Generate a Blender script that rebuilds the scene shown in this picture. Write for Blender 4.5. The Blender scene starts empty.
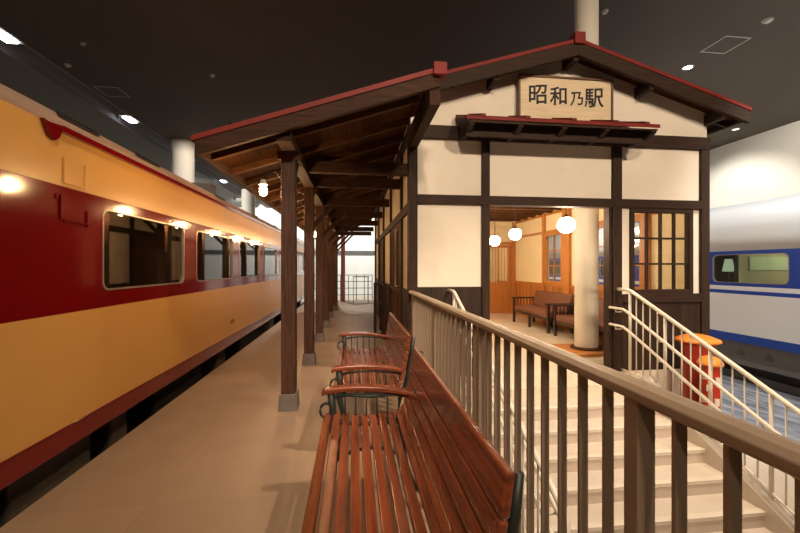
import bpy, bmesh, math, random
from mathutils import Vector, Matrix
random.seed(7)
R = math.radians
C = bpy.context.scene.collection
sc = bpy.context.scene

# ------------------------------------------------------------------ mesh builder
class MB:
    def __init__(self): self.bm = bmesh.new()
    def box(self, x0, x1, y0, y1, z0, z1):
        if x1 < x0: x0, x1 = x1, x0
        if y1 < y0: y0, y1 = y1, y0
        if z1 < z0: z0, z1 = z1, z0
        v = [self.bm.verts.new(p) for p in ((x0,y0,z0),(x1,y0,z0),(x1,y1,z0),(x0,y1,z0),(x0,y0,z1),(x1,y0,z1),(x1,y1,z1),(x0,y1,z1))]
        for f in ((0,3,2,1),(4,5,6,7),(0,1,5,4),(1,2,6,5),(2,3,7,6),(3,0,4,7)): self.bm.faces.new([v[i] for i in f])
        return self
    def beam(self, p, q, w, h, up=(0,0,1)):
        p, q = Vector(p), Vector(q); d = (q-p).normalized(); u = Vector(up)
        s = d.cross(u)
        if s.length < 1e-4: s = d.cross(Vector((0,1,0)))
        s.normalize(); u = s.cross(d).normalized()
        v = []
        for c in (p, q):
            for a, b in ((-1,-1),(1,-1),(1,1),(-1,1)): v.append(self.bm.verts.new(c + s*a*w/2 + u*b*h/2))
        for f in ((0,1,2,3),(7,6,5,4),(0,4,5,1),(1,5,6,2),(2,6,7,3),(3,7,4,0)): self.bm.faces.new([v[i] for i in f])
        return self
    def tube(self, pts, r, seg=10, close=False):
        pts = [Vector(p) for p in pts]; n = len(pts); rings = []
        rr = r if isinstance(r, (list, tuple)) else [r]*n
        ref = Vector((0,0,1))
        for i, p in enumerate(pts):
            if close: d = pts[(i+1)%n] - pts[i-1]
            elif i == 0: d = pts[1]-p
            elif i == n-1: d = p-pts[i-1]
            else: d = (pts[i+1]-p).normalized() + (p-pts[i-1]).normalized()
            d.normalize()
            a = d.cross(ref)
            if a.length < 0.05: a = d.cross(Vector((1,0,0)))
            a.normalize(); b = a.cross(d).normalized()
            rings.append([self.bm.verts.new(p + (a*math.cos(t)+b*math.sin(t))*rr[i]) for t in [2*math.pi*k/seg for k in range(seg)]])
        m = n if close else n-1
        for i in range(m):
            A, B = rings[i], rings[(i+1)%n]
            for k in range(seg):
                f = self.bm.faces.new((A[k], A[(k+1)%seg], B[(k+1)%seg], B[k])); f.smooth = True
        if not close:
            self.bm.faces.new(rings[0][::-1]); self.bm.faces.new(rings[-1])
        return self
    def lathe(self, prof, cx=0, cy=0, seg=32, smooth=True):
        rings = []
        for r, z in prof:
            if r < 1e-5: rings.append([self.bm.verts.new((cx, cy, z))])
            else: rings.append([self.bm.verts.new((cx+r*math.cos(2*math.pi*k/seg), cy+r*math.sin(2*math.pi*k/seg), z)) for k in range(seg)])
        for A, B in zip(rings, rings[1:]):
            for k in range(seg):
                a = [A[k % len(A)], A[(k+1) % len(A)]]; b = [B[(k+1) % len(B)], B[k % len(B)]]
                vs = []
                for v in a+b:
                    if v not in vs: vs.append(v)
                if len(vs) >= 3:
                    f = self.bm.faces.new(vs); f.smooth = smooth
        return self
    def prism(self, poly, axis, a, b, smooth=False):
        # poly: 2-D points; axis 'y' -> (x,z), 'x' -> (y,z), 'z' -> (x,y)
        def P(p, t):
            return {'y': (p[0], t, p[1]), 'x': (t, p[0], p[1]), 'z': (p[0], p[1], t)}[axis]
        A = [self.bm.verts.new(P(p, a)) for p in poly]; B = [self.bm.verts.new(P(p, b)) for p in poly]
        self.bm.faces.new(A); self.bm.faces.new(B[::-1])
        n = len(poly)
        for i in range(n):
            f = self.bm.faces.new((A[i], B[i], B[(i+1)%n], A[(i+1)%n])); f.smooth = smooth
        return self
    def build(self, name, m, parent=None, bevel=0, at=None, kind=None, smooth_angle=None):
        bmesh.ops.recalc_face_normals(self.bm, faces=self.bm.faces)
        base = Vector((0,0,0))
        if parent is not None:
            p = parent
            while p is not None: base += p.location; p = p.parent
        if at is not None: base = Vector(at)
        if base.length: bmesh.ops.translate(self.bm, verts=self.bm.verts, vec=-base)
        me = bpy.data.meshes.new(name); self.bm.to_mesh(me); self.bm.free()
        me.materials.append(m)
        o = bpy.data.objects.new(name, me); C.objects.link(o)
        if parent is not None:
            o.parent = parent
        elif at is not None: o.location = base
        if bevel:
            b = o.modifiers.new('bevel', 'BEVEL'); b.width = bevel; b.segments = 2; b.limit_method = 'ANGLE'; b.angle_limit = R(40)
        if kind: o['kind'] = kind
        return o

def tag(o, label=None, cat=None, group=None, kind=None):
    if label: o['label'] = label
    if cat: o['category'] = cat
    if group: o['group'] = group
    if kind: o['kind'] = kind
    return o
def thing(name, label, cat, loc=(0,0,0), group=None):
    o = bpy.data.objects.new(name, None); C.objects.link(o); o.location = loc; o.empty_display_size = .1
    return tag(o, label, cat, group)
def copy_tree(o, parent=None):
    c = o.copy(); C.objects.link(c); c.parent = parent
    for ch in list(o.children): copy_tree(ch, c)
    return c
def dup(o, loc, label, rz=None, sc_=None):
    c = copy_tree(o); c.location = loc; c['label'] = label
    if rz is not None: c.rotation_euler = (0,0,rz)
    return c

# ------------------------------------------------------------------ materials
def mat(name, col, rough=.5, metal=0, coat=0, spec=.5, noise=None, bump=0, emit=None, wave=None, col2=None):
    m = bpy.data.materials.new(name); m.use_nodes = True; nt = m.node_tree; N = nt.nodes; L = nt.links
    b = N['Principled BSDF']
    b.inputs['Base Color'].default_value = (*col, 1); b.inputs['Roughness'].default_value = rough
    b.inputs['Metallic'].default_value = metal; b.inputs['Coat Weight'].default_value = coat; b.inputs['Coat Roughness'].default_value = .04
    b.inputs['Specular IOR Level'].default_value = spec
    if emit: b.inputs['Emission Color'].default_value = (*emit[0], 1); b.inputs['Emission Strength'].default_value = emit[1]
    if noise:
        scale, amt, stretch = noise
        tc = N.new('ShaderNodeTexCoord'); mp = N.new('ShaderNodeMapping'); mp.inputs['Scale'].default_value = stretch
        nz = N.new('ShaderNodeTexNoise'); nz.inputs['Scale'].default_value = scale; nz.inputs['Detail'].default_value = 5; nz.inputs['Roughness'].default_value = .6
        L.new(tc.outputs['Object'], mp.inputs[0]); L.new(mp.outputs[0], nz.inputs['Vector'])
        rp = N.new('ShaderNodeValToRGB'); rp.color_ramp.elements[0].position = .3; rp.color_ramp.elements[1].position = .72
        c2 = col2 or tuple(min(1, c*(1+amt)) for c in col)
        rp.color_ramp.elements[0].color = (*[c*(1-amt) for c in col], 1); rp.color_ramp.elements[1].color = (*c2, 1)
        L.new(nz.outputs['Fac'], rp.inputs[0]); L.new(rp.outputs[0], b.inputs['Base Color'])
        if bump:
            bp = N.new('ShaderNodeBump'); bp.inputs['Strength'].default_value = bump; bp.inputs['Distance'].default_value = .01
            L.new(nz.outputs['Fac'], bp.inputs['Height']); L.new(bp.outputs[0], b.inputs['Normal'])
    return m
def wood(name, col, axis, rough=.5, amt=.45, coat=0, scale=6, bump=.25, spec=.5):
    st = {'x': (.6,9,9), 'y': (9,.6,9), 'z': (9,9,.6)}[axis]
    return mat(name, col, rough, coat=coat, spec=spec, noise=(scale, amt, st), bump=bump)
def boards(name, col, axis, width, rough=.55, amt=.35, grain='z', coat=0, spec=.5):
    """wood boards: per-board tint + dark seams, procedural"""
    m = wood(name, col, grain, rough, amt, coat, spec=spec); nt = m.node_tree; N = nt.nodes; L = nt.links
    b = N['Principled BSDF']; src = b.inputs['Base Color'].links[0].from_socket
    tc = N.new('ShaderNodeTexCoord'); sp = N.new('ShaderNodeSeparateXYZ'); L.new(tc.outputs['Object'], sp.inputs[0])
    dv = N.new('ShaderNodeMath'); dv.operation = 'DIVIDE'; dv.inputs[1].default_value = width
    L.new(sp.outputs['XYZ'.index(axis.upper())], dv.inputs[0])
    fr = N.new('ShaderNodeMath'); fr.operation = 'FRACT'; L.new(dv.outputs[0], fr.inputs[0])
    fl = N.new('ShaderNodeMath'); fl.operation = 'FLOOR'; L.new(dv.outputs[0], fl.inputs[0])
    wn = N.new('ShaderNodeTexWhiteNoise'); wn.noise_dimensions = '1D'; L.new(fl.outputs[0], wn.inputs['W'])
    seam = N.new('ShaderNodeMath'); seam.operation = 'GREATER_THAN'; seam.inputs[1].default_value = .05; L.new(fr.outputs[0], seam.inputs[0])
    mr = N.new('ShaderNodeMapRange'); mr.inputs['To Min'].default_value = .7; mr.inputs['To Max'].default_value = 1.15; L.new(wn.outputs['Value'], mr.inputs['Value'])
    mu = N.new('ShaderNodeMath'); mu.operation = 'MULTIPLY'; L.new(mr.outputs[0], mu.inputs[0])
    s2 = N.new('ShaderNodeMapRange'); s2.inputs['To Min'].default_value = .3; s2.inputs['To Max'].default_value = 1; L.new(seam.outputs[0], s2.inputs['Value'])
    L.new(s2.outputs[0], mu.inputs[1])
    vm = N.new('ShaderNodeVectorMath'); vm.operation = 'SCALE'; L.new(src, vm.inputs[0]); L.new(mu.outputs[0], vm.inputs['Scale'])
    L.new(vm.outputs[0], b.inputs['Base Color'])
    return m
def glass(name, tint, ior=1.6, rough=.02):
    m = bpy.data.materials.new(name); m.use_nodes = True; nt = m.node_tree; N = nt.nodes; L = nt.links
    N.remove(N['Principled BSDF']); out = N['Material Output']
    t = N.new('ShaderNodeBsdfTransparent'); t.inputs[0].default_value = (*tint, 1)
    g = N.new('ShaderNodeBsdfGlossy'); g.inputs['Roughness'].default_value = rough; g.inputs[0].default_value = (1,1,1,1)
    f = N.new('ShaderNodeFresnel'); f.inputs[0].default_value = ior; x = N.new('ShaderNodeMixShader')
    ge = N.new('ShaderNodeNewGeometry'); iv = N.new('ShaderNodeMath'); iv.operation = 'SUBTRACT'; iv.inputs[0].default_value = 1; L.new(ge.outputs['Backfacing'], iv.inputs[1]); mf = N.new('ShaderNodeMath'); mf.operation = 'MULTIPLY'; L.new(f.outputs[0], mf.inputs[0]); L.new(iv.outputs[0], mf.inputs[1])
    L.new(mf.outputs[0], x.inputs[0]); L.new(t.outputs[0], x.inputs[1]); L.new(g.outputs[0], x.inputs[2]); L.new(x.outputs[0], out.inputs[0])
    return m
def tiles(name, col, sx, sy, rough, amt=.12, joint=.75):
    m = mat(name, col, rough, noise=(1.3, amt, (1,1,1))); nt = m.node_tree; N = nt.nodes; L = nt.links
    b = N['Principled BSDF']; src = b.inputs['Base Color'].links[0].from_socket
    tc = N.new('ShaderNodeTexCoord'); br = N.new('ShaderNodeTexBrick'); br.offset = 0; br.inputs['Scale'].default_value = 1
    br.inputs['Brick Width'].default_value = sx; br.inputs['Row Height'].default_value = sy; br.inputs['Mortar Size'].default_value = .006; br.inputs['Mortar Smooth'].default_value = .3
    br.inputs['Color1'].default_value = (.94,.94,.94,1); br.inputs['Color2'].default_value = (1.05,1.05,1.05,1); br.inputs['Mortar'].default_value = (joint,)*3+(1,)
    L.new(tc.outputs['Object'], br.inputs['Vector'])
    mx = N.new('ShaderNodeMix'); mx.data_type = 'RGBA'; mx.blend_type = 'MULTIPLY'; mx.inputs[0].default_value = 1
    L.new(src, mx.inputs[6]); L.new(br.outputs[0], mx.inputs[7]); L.new(mx.outputs[2], b.inputs['Base Color'])
    # uneven polish
    n2 = N.new('ShaderNodeTexNoise'); n2.inputs['Scale'].default_value = 2.2; n2.inputs['Detail'].default_value = 4
    mr = N.new('ShaderNodeMapRange'); mr.inputs['To Min'].default_value = rough-.1; mr.inputs['To Max'].default_value = rough+.15
    L.new(tc.outputs['Object'], n2.inputs['Vector']); L.new(n2.outputs['Fac'], mr.inputs['Value']); L.new(mr.outputs[0], b.inputs['Roughness'])
    return m

M = {}
M['platform'] = tiles('platform_floor', (.315,.215,.14), 1.2, 1.2, .42, .1, .9)
M['lobby'] = tiles('lobby_floor', (.66,.56,.43), .9, .9, .35, .1, .8)
M['hallfloor'] = tiles('hall_floor', (.58,.50,.40), 2, 2, .5, .1, .9)
M['gravel'] = mat('track_bed', (.20,.205,.235), .8, noise=(6, .6, (1.2,.3,1)), bump=.4, col2=(.46,.47,.52))
M['ceiling'] = mat('ceiling_paint', (.092,.071,.056), .85, noise=(.4,.06,(1,1,1)))
M['soffit'] = mat('soffit_paint', (.20,.19,.185), .8)
M['slot'] = mat('slot_paint', (.30,.30,.32), .7)
M['hallwall'] = mat('hall_wall', (.78,.74,.66), .8, noise=(.5,.03,(1,1,1)))
M['farwall'] = mat('far_wall', (.80,.81,.77), .8, noise=(.5,.03,(1,1,1)))
M['col'] = mat('column_paint', (.72,.66,.56), .7, noise=(1.5,.05,(1,1,1)))
M['plaster'] = mat('plaster', (.82,.73,.60), .85, noise=(2.5,.04,(1,1,1)), bump=.06)
M['plaster_in'] = mat('plaster_inside', (.86,.72,.46), .85, noise=(2.5,.04,(1,1,1)))
for a in 'xyz':
    M['dark_'+a] = wood('dark_timber_'+a, (.036,.018,.0105), a, .7, spec=.25)
    M['mid_'+a] = wood('brown_timber_'+a, (.085,.033,.011), a, .75, spec=.2)
    M['can_'+a] = wood('canopy_timber_'+a, (.046,.020,.010), a, .75, spec=.2)
    M['post_'+a] = wood('post_timber_'+a, (.085,.036,.020), a, .6, spec=.3)
    M['orange_'+a] = wood('orange_wood_'+a, (.52,.20,.045), a, .4, .22)
    M['bench_'+a] = wood('bench_slat_'+a, (.215,.050,.018), a, .27, .55, coat=.3, scale=4, bump=.15)
M['darkboards'] = boards('dark_boards', (.038,.021,.013), 'x', .13, spec=.25)
M['darkboards_y'] = boards('dark_boards_side', (.038,.021,.013), 'y', .13, spec=.25)
M['orangeboards_y'] = boards('orange_boards_side', (.52,.20,.05), 'y', .11, .4, .2)
M['orangeboards_x'] = boards('orange_boards_back', (.52,.20,.05), 'x', .11, .4, .2)
M['ceilboards'] = boards('ceiling_boards', (.62,.42,.21), 'y', .44, .5, .2, 'x')
M['sheath'] = boards('roof_boards', (.060,.022,.007), 'x', .18, .9, .3, 'y', spec=.08)
M['roofred'] = mat('roof_red_metal', (.19,.020,.014), .6, spec=.25, noise=(3,.15,(1,1,1)))
M['rail'] = mat('rail_brown_paint', (.34,.25,.175), .4, noise=(8,.05,(1,1,1)))
M['white_rail'] = mat('white_rail_paint', (.72,.66,.56), .35)
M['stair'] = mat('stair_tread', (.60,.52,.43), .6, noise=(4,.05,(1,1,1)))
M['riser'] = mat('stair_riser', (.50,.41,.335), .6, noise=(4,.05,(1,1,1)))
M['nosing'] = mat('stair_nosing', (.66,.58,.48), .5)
M['iron'] = mat('cast_iron_green', (.022,.026,.02), .45)
M['shoe'] = mat('post_shoe_metal', (.17,.145,.13), .5, noise=(9,.15,(1,1,1)))
M['train_cream'] = mat('train_cream_paint', (.70,.375,.10), .3, coat=.12, spec=.35, noise=(1.2,.05,(1,1,1)))
M['train_roof'] = mat('train_roof_paint', (.40,.26,.185), .45, noise=(2,.08,(1,1,1)))
M['train_red'] = mat('train_red_paint', (.185,.0025,.0045), .12, coat=.3, noise=(1.2,.05,(1,1,1)))
M['chrome'] = mat('window_alloy', (.42,.33,.25), .35, metal=.6)
M['under'] = mat('underframe_black', (.016,.013,.012), .6)
M['under_grey'] = mat('underframe_grey', (.12,.095,.075), .6, noise=(5,.2,(1,1,1)))
M['train_glass'] = glass('train_window_glass', (.5,.5,.46), 2.3)
M['inside'] = mat('train_interior', (.16,.13,.095), .8)
M['seat'] = mat('train_seat', (.10,.06,.05), .9)
M['curtain'] = mat('pale_curtain', (.55,.52,.43), .9, noise=(20,.15,(1,3,.2)))
M['shin_white'] = mat('white_train_paint', (.80,.80,.80), .3, coat=.3, noise=(.8,.02,(1,1,1)))
M['shin_blue'] = mat('blue_train_paint', (.006,.055,.36), .3, coat=.1)
M['shin_grey'] = mat('grey_underbody', (.17,.15,.135), .55, noise=(2,.1,(1,1,1)))
M['shin_glass'] = glass('blue_train_glass', (.75,.80,.72), 1.5)
M['shin_in'] = mat('cabin_wall', (.42,.38,.28), .8)
M['blind'] = mat('green_blind', (.55,.64,.48), .9)
M['glass'] = glass('window_pane', (.93,.93,.90), 1.45)
M['mail_red'] = mat('vermilion_paint', (.44,.035,.012), .4, coat=.2)
M['mail_cap'] = mat('orange_paint', (.85,.27,.035), .4, coat=.1)  # cap is vermilion too; the spotlight on its top is put into the colour
M['label'] = mat('cream_label', (.72,.62,.52), .6)
M['shade'] = mat('lit_lamp_shade', (.6,.7,.55), .8, emit=((.72,.85,.66), .55))
M['black'] = mat('black_hole', (.01,.01,.01), .7)
M['leather'] = mat('brown_leather', (.17,.062,.036), .45, noise=(9,.15,(1,1,1)))
M['darkleg'] = mat('dark_bench_wood', (.035,.018,.012), .4)
M['globe'] = mat('globe_glass', (1,.95,.85), .4, emit=((1,.82,.60), 82))
M['bulb'] = mat('bulb_glass', (1,.9,.7), .4, emit=((1,.60,.27), 400))
M['brass'] = mat('dark_brass', (.10,.065,.03), .4, metal=.7)
M['down'] = mat('downlight_lens', (1,1,1), .4, emit=((1,.94,.86), 40))
M['downcool'] = mat('slot_lamp_lens', (1,1,1), .4, emit=((.84,.90,1), 14))
M['downdim'] = mat('small_downlight_lens', (1,1,1), .4, emit=((1,.9,.75), 2.5))
M['fix'] = mat('white_fixture', (.62,.60,.56), .5)
M['darkfix'] = mat('ceiling_trim_grey', (.24,.21,.185), .6)
M['board'] = wood('signboard_wood', (.74,.58,.37), 'x', .55, .12, scale=3)
M['board_frame'] = wood('signboard_frame', (.15,.075,.04), 'x', .5)
M['ink'] = mat('ink', (.012,.010,.010), .6)
M['pinkred'] = mat('red_column_paint', (.62,.24,.24), .5)
M['greysteel'] = mat('grey_steel', (.10,.10,.10), .5)

# ------------------------------------------------------------------ the hall
ZL = -1.04      # lower floor
H = 6.2
def struct(name, mb, m): return mb.build(name, m, kind='structure')
struct('floor', MB().box(-15,15,-7,33,ZL-.2,ZL), M['hallfloor'])
struct('track_bed', MB().box(5.9,11.9,-6.9,20,ZL,ZL+.006), M['gravel'])
struct('wall_right', MB().box(14.5,14.8,-7,33,ZL,H+.4), M['hallwall'])
struct('wall_left', MB().box(-14.3,-14,-7,33,ZL,H+.4), M['soffit'])
struct('wall_back', MB().box(-14,14.5,32,32.3,ZL,H+.4), M['farwall'])
struct('wall_front', MB().box(-14,14.5,-7,-6.7,ZL,H+.4), M['soffit'])
mb = MB(); mb.box(-7.0,14.5,-6.7,32,H,H+.15)
struct('ceiling', mb, M['ceiling'])
struct('ceiling', MB().box(-14,-7.75,-6.7,32,H,H+.15), M['soffit'])
mb = MB(); mb.box(-7.75,-7.0,-6.7,32,H+.45,H+.5); mb.box(-7.79,-7.75,-6.7,32,H+.15,H+.5); mb.box(-7.0,-6.96,-6.7,32,H+.15,H+.5)
struct('trim_1', mb, M['slot'])
struct('trim_2', MB().box(14.42,14.5,-6.7,32,ZL,ZL+.12), M['darkfix'])
# platform slab: left edge against the track, right edge at the railing; landing and building base
mb = MB(); mb.box(-1.88,.80,-6.7,16.2,ZL,0)
struct('platform', mb, M['platform'])
mb = MB(); mb.prism([(.80,4.165),(3.56,4.165),(3.56,4.69),(4.93,4.69),(4.93,12.4),(.80,12.4)],'z',ZL,0)
struct('landing', mb, M['lobby'])
mb = MB(); mb.box(.70,.84,-6.7,4.165,-.16,.012)
struct('trim_3', mb, M['riser'])
# horizontal grey band and lower belt on the far wall
struct('trim_4', MB().box(-14,14.5,31.85,32,2.45,2.75), M['greysteel'])

# ------------------------------------------------------------------ staircase
rise, going, Y0 = .13, .275, 4.165
st = thing('staircase', 'pale stone stairs running down from the station entrance', 'staircase', (2.3, 3.1, ZL))
for n in range(1, 8):
    y1 = Y0 - going*(n-1); y0 = y1 - going; z = -rise*n
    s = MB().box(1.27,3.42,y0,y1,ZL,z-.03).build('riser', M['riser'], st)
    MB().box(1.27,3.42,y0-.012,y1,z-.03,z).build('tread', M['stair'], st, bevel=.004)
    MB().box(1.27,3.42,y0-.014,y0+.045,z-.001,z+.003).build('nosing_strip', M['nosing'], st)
for x0, x1 in ((3.42,3.56),(1.13,1.27)):
    yb = Y0 - 8*going
    poly = [(Y0, ZL), (Y0, .09), (Y0-.02,.09), (yb, .09-8*rise), (yb, ZL)]
    if x0 < 2: yb2 = yb
    MB().prism(poly, 'x', x0, x1).build('stringer', M['stair'], st, bevel=.008)

# ------------------------------------------------------------------ white stair railings
SL = .4626
def rz(y): return 1.106 - SL*max(0, 4.45-y)
def stair_rail(X, side, label, yend):
    t = thing('stair_railing', label, 'railing', (X, 4.3, 0), 'white railings of the stairs')
    ye = yend
    pts = [(X,4.70,1.106),(X,4.49,1.106),(X,4.42,rz(4.42)-.004)] + [(X, y, rz(y)) for y in (3.8,3.2,2.6,ye+.1)]
    pts += [(X,ye+.03,rz(ye)+.0),(X,ye,rz(ye)-.04),(X,ye,rz(ye)-.5),(X,ye,ZL+.0)]
    MB().tube(pts, .021, 12).build('top_rail', M['white_rail'], t)
    for dz, nm in ((.245,'handrail'),(.47,'handrail')):
        xs = X - side*.085
        p = [(xs,4.72,1.106-dz),(xs,4.47,1.106-dz)] + [(xs,y,rz(y)-dz) for y in (4.4,3.8,3.2,2.6,ye+.15)]
        p += [(xs, ye-.0, rz(ye)-dz-.02), (X, ye, rz(ye)-dz-.05)]
        h = MB().tube(p, .017, 12).build(nm, M['white_rail'], t)
        b = MB()
        for yy in (4.6, 3.9, 3.35, 2.8, 2.3):
            b.tube([(xs,yy,rz(yy)-dz-.015),(xs,yy,rz(yy)-dz-.05),(X,yy,rz(yy)-dz-.05)], .007, 6)
        b.build('bracket', M['white_rail'], h)
    zc = lambda y: (.09 - SL*(Y0-y) - .02) if y < Y0 else 0
    posts = [4.45,3.9,3.35,2.8,2.25]
    for y in posts:
        MB().tube([(X,y,zc(y)-.01),(X,y,rz(y))], .017, 8).build('post', M['white_rail'], t)
    for a, b2 in zip(posts, posts[1:]):
        for k in range(1,5):
            y = a + (b2-a)*k/5
            MB().tube([(X,y,zc(y)+.06),(X,y,rz(y))], .0075, 6).build('baluster', M['white_rail'], t)
    b = MB().tube([(X,y,zc(y)+.06) for y in (4.6,4.45,4.165,3.5,2.8,2.25)], .012, 8).build('bottom_rail', M['white_rail'], t)
    return t
stair_rail(3.50, 1, 'white tube railing on the right side of the stairs, beside the red postbox', 2.02)
stair_rail(1.20, -1, 'white tube railing on the left side of the stairs, behind the brown railing', 2.02)

# ------------------------------------------------------------------ brown platform railing
XR = .72
pr = thing('platform_railing', 'brown painted steel railing with wide handrail along the platform behind the benches', 'railing', (XR, 2.2, 0))
prof = [(-.034,-.012),(-.034,.008),(-.023,.021),(0,.025),(.023,.021),(.034,.008),(.034,-.012),(.027,-.019),(-.027,-.019)]
mb = MB(); mb.prism([(XR+a, 1.085+b) for a,b in prof], 'y', -1.6, 4.69, smooth=False)
mb.build('top_rail', M['rail'], pr, bevel=.003)
MB().box(XR-.022,XR+.022,-1.6,4.69,.07,.10).build('bottom_rail', M['rail'], pr, bevel=.002)
i = -20
while True:
    y = .883 + .1195*i
    if y > 4.66: break
    if i % 10 == 0: MB().box(XR-.025,XR+.025,y-.025,y+.025,.0,1.07).build('post', M['rail'], pr, bevel=.004)
    else: MB().box(XR-.0145,XR+.0145,y-.0065,y+.0065,.10,1.068).build('baluster', M['rail'], pr, bevel=.0015)
    i += 1

# ------------------------------------------------------------------ benches on the platform
def make_bench(label):
    t = thing('slatted_bench', label, 'bench', (.15, 1.72, 0), 'slatted benches on the platform')
    y0, y1 = .905, 2.385
    seat = MB()
    # (x,z,angle) of slat centres; seat curve then back curve
    S = []
    for k in range(9):
        x = -.155 + k*.055; u = k/8
        z = .500 - .03*math.sin(u*math.pi*.9) - (.012 if k == 0 else 0); ang = (.35 if k == 0 else .12 - .24*u)
        S.append((x, z, ang, .044))
    def slat(m, x, z, ang, w, th=.026, a=y0, b=y1):
        d = Vector((math.cos(ang), 0, math.sin(ang)))
        n = Vector((-math.sin(ang), 0, math.cos(ang)))
        c = Vector((x, 0, z)); pts = []
        for s, q in ((-1,-1),(1,-1),(1,1),(-1,1)):
            p = c + d*s*w/2 + n*q*th/2; pts.append((p.x, p.z))
        m.prism(pts, 'y', a, b)
    for s in S: slat(seat, *s)
    seat.build('seat', M['bench_y'], t, bevel=.006)
    back = MB()
    Bk = [(.316,.520,.95,.045),(.335,.578,1.22,.060),(.351,.648,1.34,.070),(.366,.727,1.40,.078),(.382,.830,1.44,.116)]
    for b in Bk: slat(back, *b, th=.028)
    back.build('backrest', M['bench_y'], t, bevel=.007)
    for ye in (y0+.03, y1-.03):
        # cast end frame
        f = MB()
        f.tube([(x,ye,z) for x,z in [(-.16,.015),(-.15,.03),(-.115,.14),(-.09,.25),(-.12,.37),(-.135,.44),(-.125,.53),(-.135,.635)]], [.022,.02,.017,.017,.019,.026,.022,.024], 8)
        f.tube([(x,ye,z) for x,z in [(.40,.015),(.375,.03),(.33,.15),(.305,.28),(.32,.41),(.355,.49),(.378,.57),(.396,.66),(.412,.76),(.425,.87)]], [.022,.02,.017,.017,.018,.018,.018,.017,.016,.013], 8)
        f.tube([(x,ye,z) for x,z in [(-.155,.462),(-.05,.446),(.08,.432),(.2,.436),(.30,.455)]], .015, 8)
        f.tube([(x,ye,z) for x,z in [(-.10,.22),(0,.27),(.1,.285),(.2,.27),(.31,.22)]], .012, 8)
        # scroll at the front
        f.tube([(-.165+.035*math.cos(a),ye,.525+.045*math.sin(a)) for a in [R(k*30) for k in range(12)]], .009, 6, close=True)
        f.tube([(-.12,ye,.60),(0,ye,.62),(.12,ye,.618),(.25,ye,.605),(.35,ye,.59)], .008, 6)
        f.build('leg_frame', M['iron'], t)
        ar = MB()
        top = [(-.19,.648),(-.17,.660),(-.08,.671),(.02,.674),(.15,.666),(.26,.650),(.335,.633)]
        pts = top + [(x, z-.032) for x, z in top[::-1]]
        ar.prism(pts, 'y', ye-.032, ye+.032)
        a = ar.build('armrest', M['bench_x'], t, bevel=.008)
        sp = MB()
        for k in range(5):
            x = -.05 + k*.065
            sp.tube([(x,ye,.44),(x,ye,.642)], .0055, 6)
        sp.build('spindles', M['iron'], a)
    return t
b1 = make_bench('nearest slatted reddish wooden bench with its back against the brown railing')
b2 = dup(b1, (.15+.03, 1.72+1.92, 0), 'farther slatted wooden bench, just beyond the nearest bench on the platform')
b2.rotation_euler = (0,0,R(.0))

# ------------------------------------------------------------------ platform canopy
ct = lambda x: 2.53 + .336*(x+1.34)
XA, XB, YA, YB = -1.34, .66, 3.45, 14.35
cn = thing('platform_canopy', 'dark timber canopy with red roof edge and a row of posts over the platform', 'canopy', (-.62, 8.9, 0))
def slab(top, th, x0, x1, y0, y1, f=ct):
    return MB().prism([(x0,f(x0)-top),(x1,f(x1)-top),(x1,f(x1)-top-th),(x0,f(x0)-top-th)], 'y', y0, y1)
slab(0,.045,XA-.03,.78,YA-.03,4.43).prism([(XA-.03,ct(XA-.03)),(.655,ct(.655)),(.655,ct(.655)-.045),(XA-.03,ct(XA-.03)-.045)],'y',4.43,YB).build('roof_sheet', M['roofred'], cn)
slab(.045,.02,XA,.655,YA+.03,YB-.02).build('roof_boards', M['sheath'], cn)
slab(.035,.145,XA-.005,.80,YA-.02,YA+.03).build('bargeboard', M['can_x'], cn, bevel=.004)
mb = MB(); mb.box(.725,.850,YA-.07,YA+.09,ct(.80)-.095,ct(.80)+.02); mb.build('ridge_end_cap', M['roofred'], cn, bevel=.006)
slab(.05,.09,XA-.012,XA+.014,YA+.03,YB).build('eave_board', M['can_y'], cn)
y = YA+.33
while y < YB-.1:
    MB().prism([(XA+.02,ct(XA)-.060),(.655,ct(.655)-.066),(.655,ct(.655)-.14),(XA+.02,ct(XA)-.125)], 'y', y-.028, y+.028).build('rafter', M['mid_x'], cn)
    y += .58
py = [3.88,5.62,7.30,9.0,10.7,12.4,14.05]
MB().box(-.685,-.555,YA+.06,YB,2.53,2.63).build('eave_beam', M['can_y'], cn, bevel=.005)
MB().box(.70,.80,YA+.0,4.70,2.90,ct(.70)-.07).build('verge_beam', M['can_y'], cn, bevel=.004)
for y in py:
    p = MB().box(-.70,-.565,y-.0675,y+.0675,.16,2.53).build('post', M['post_z'], cn, bevel=.006)
    MB().prism([(-.725,0),(-.54,0),(-.552,.16),(-.713,.16)], 'y', y-.09, y+.09).build('post_shoe', M['shoe'], p, bevel=.004)
    MB().box(-.74,-.52,y-.055,y+.055,2.455,2.53).build('capital', M['mid_x'], p, bevel=.004)
    MB().beam((-.63,y+.06,2.17),(-.63,y+.42,2.56),.06,.08).build('brace', M['can_y'], cn)
for y in [4.78]+py[1:]:
    xe = .685 if y < 12.2 else .66
    MB().box(-.60,xe,y-.05,y+.05,2.56,2.70).build('tie_beam', M['can_x'], cn, bevel=.005)
    if y > 5: MB().beam((-.59,y,1.98),(.02,y,2.62),.055,.085,up=(0,1,0)).build('brace', M['can_x'], cn)

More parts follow.
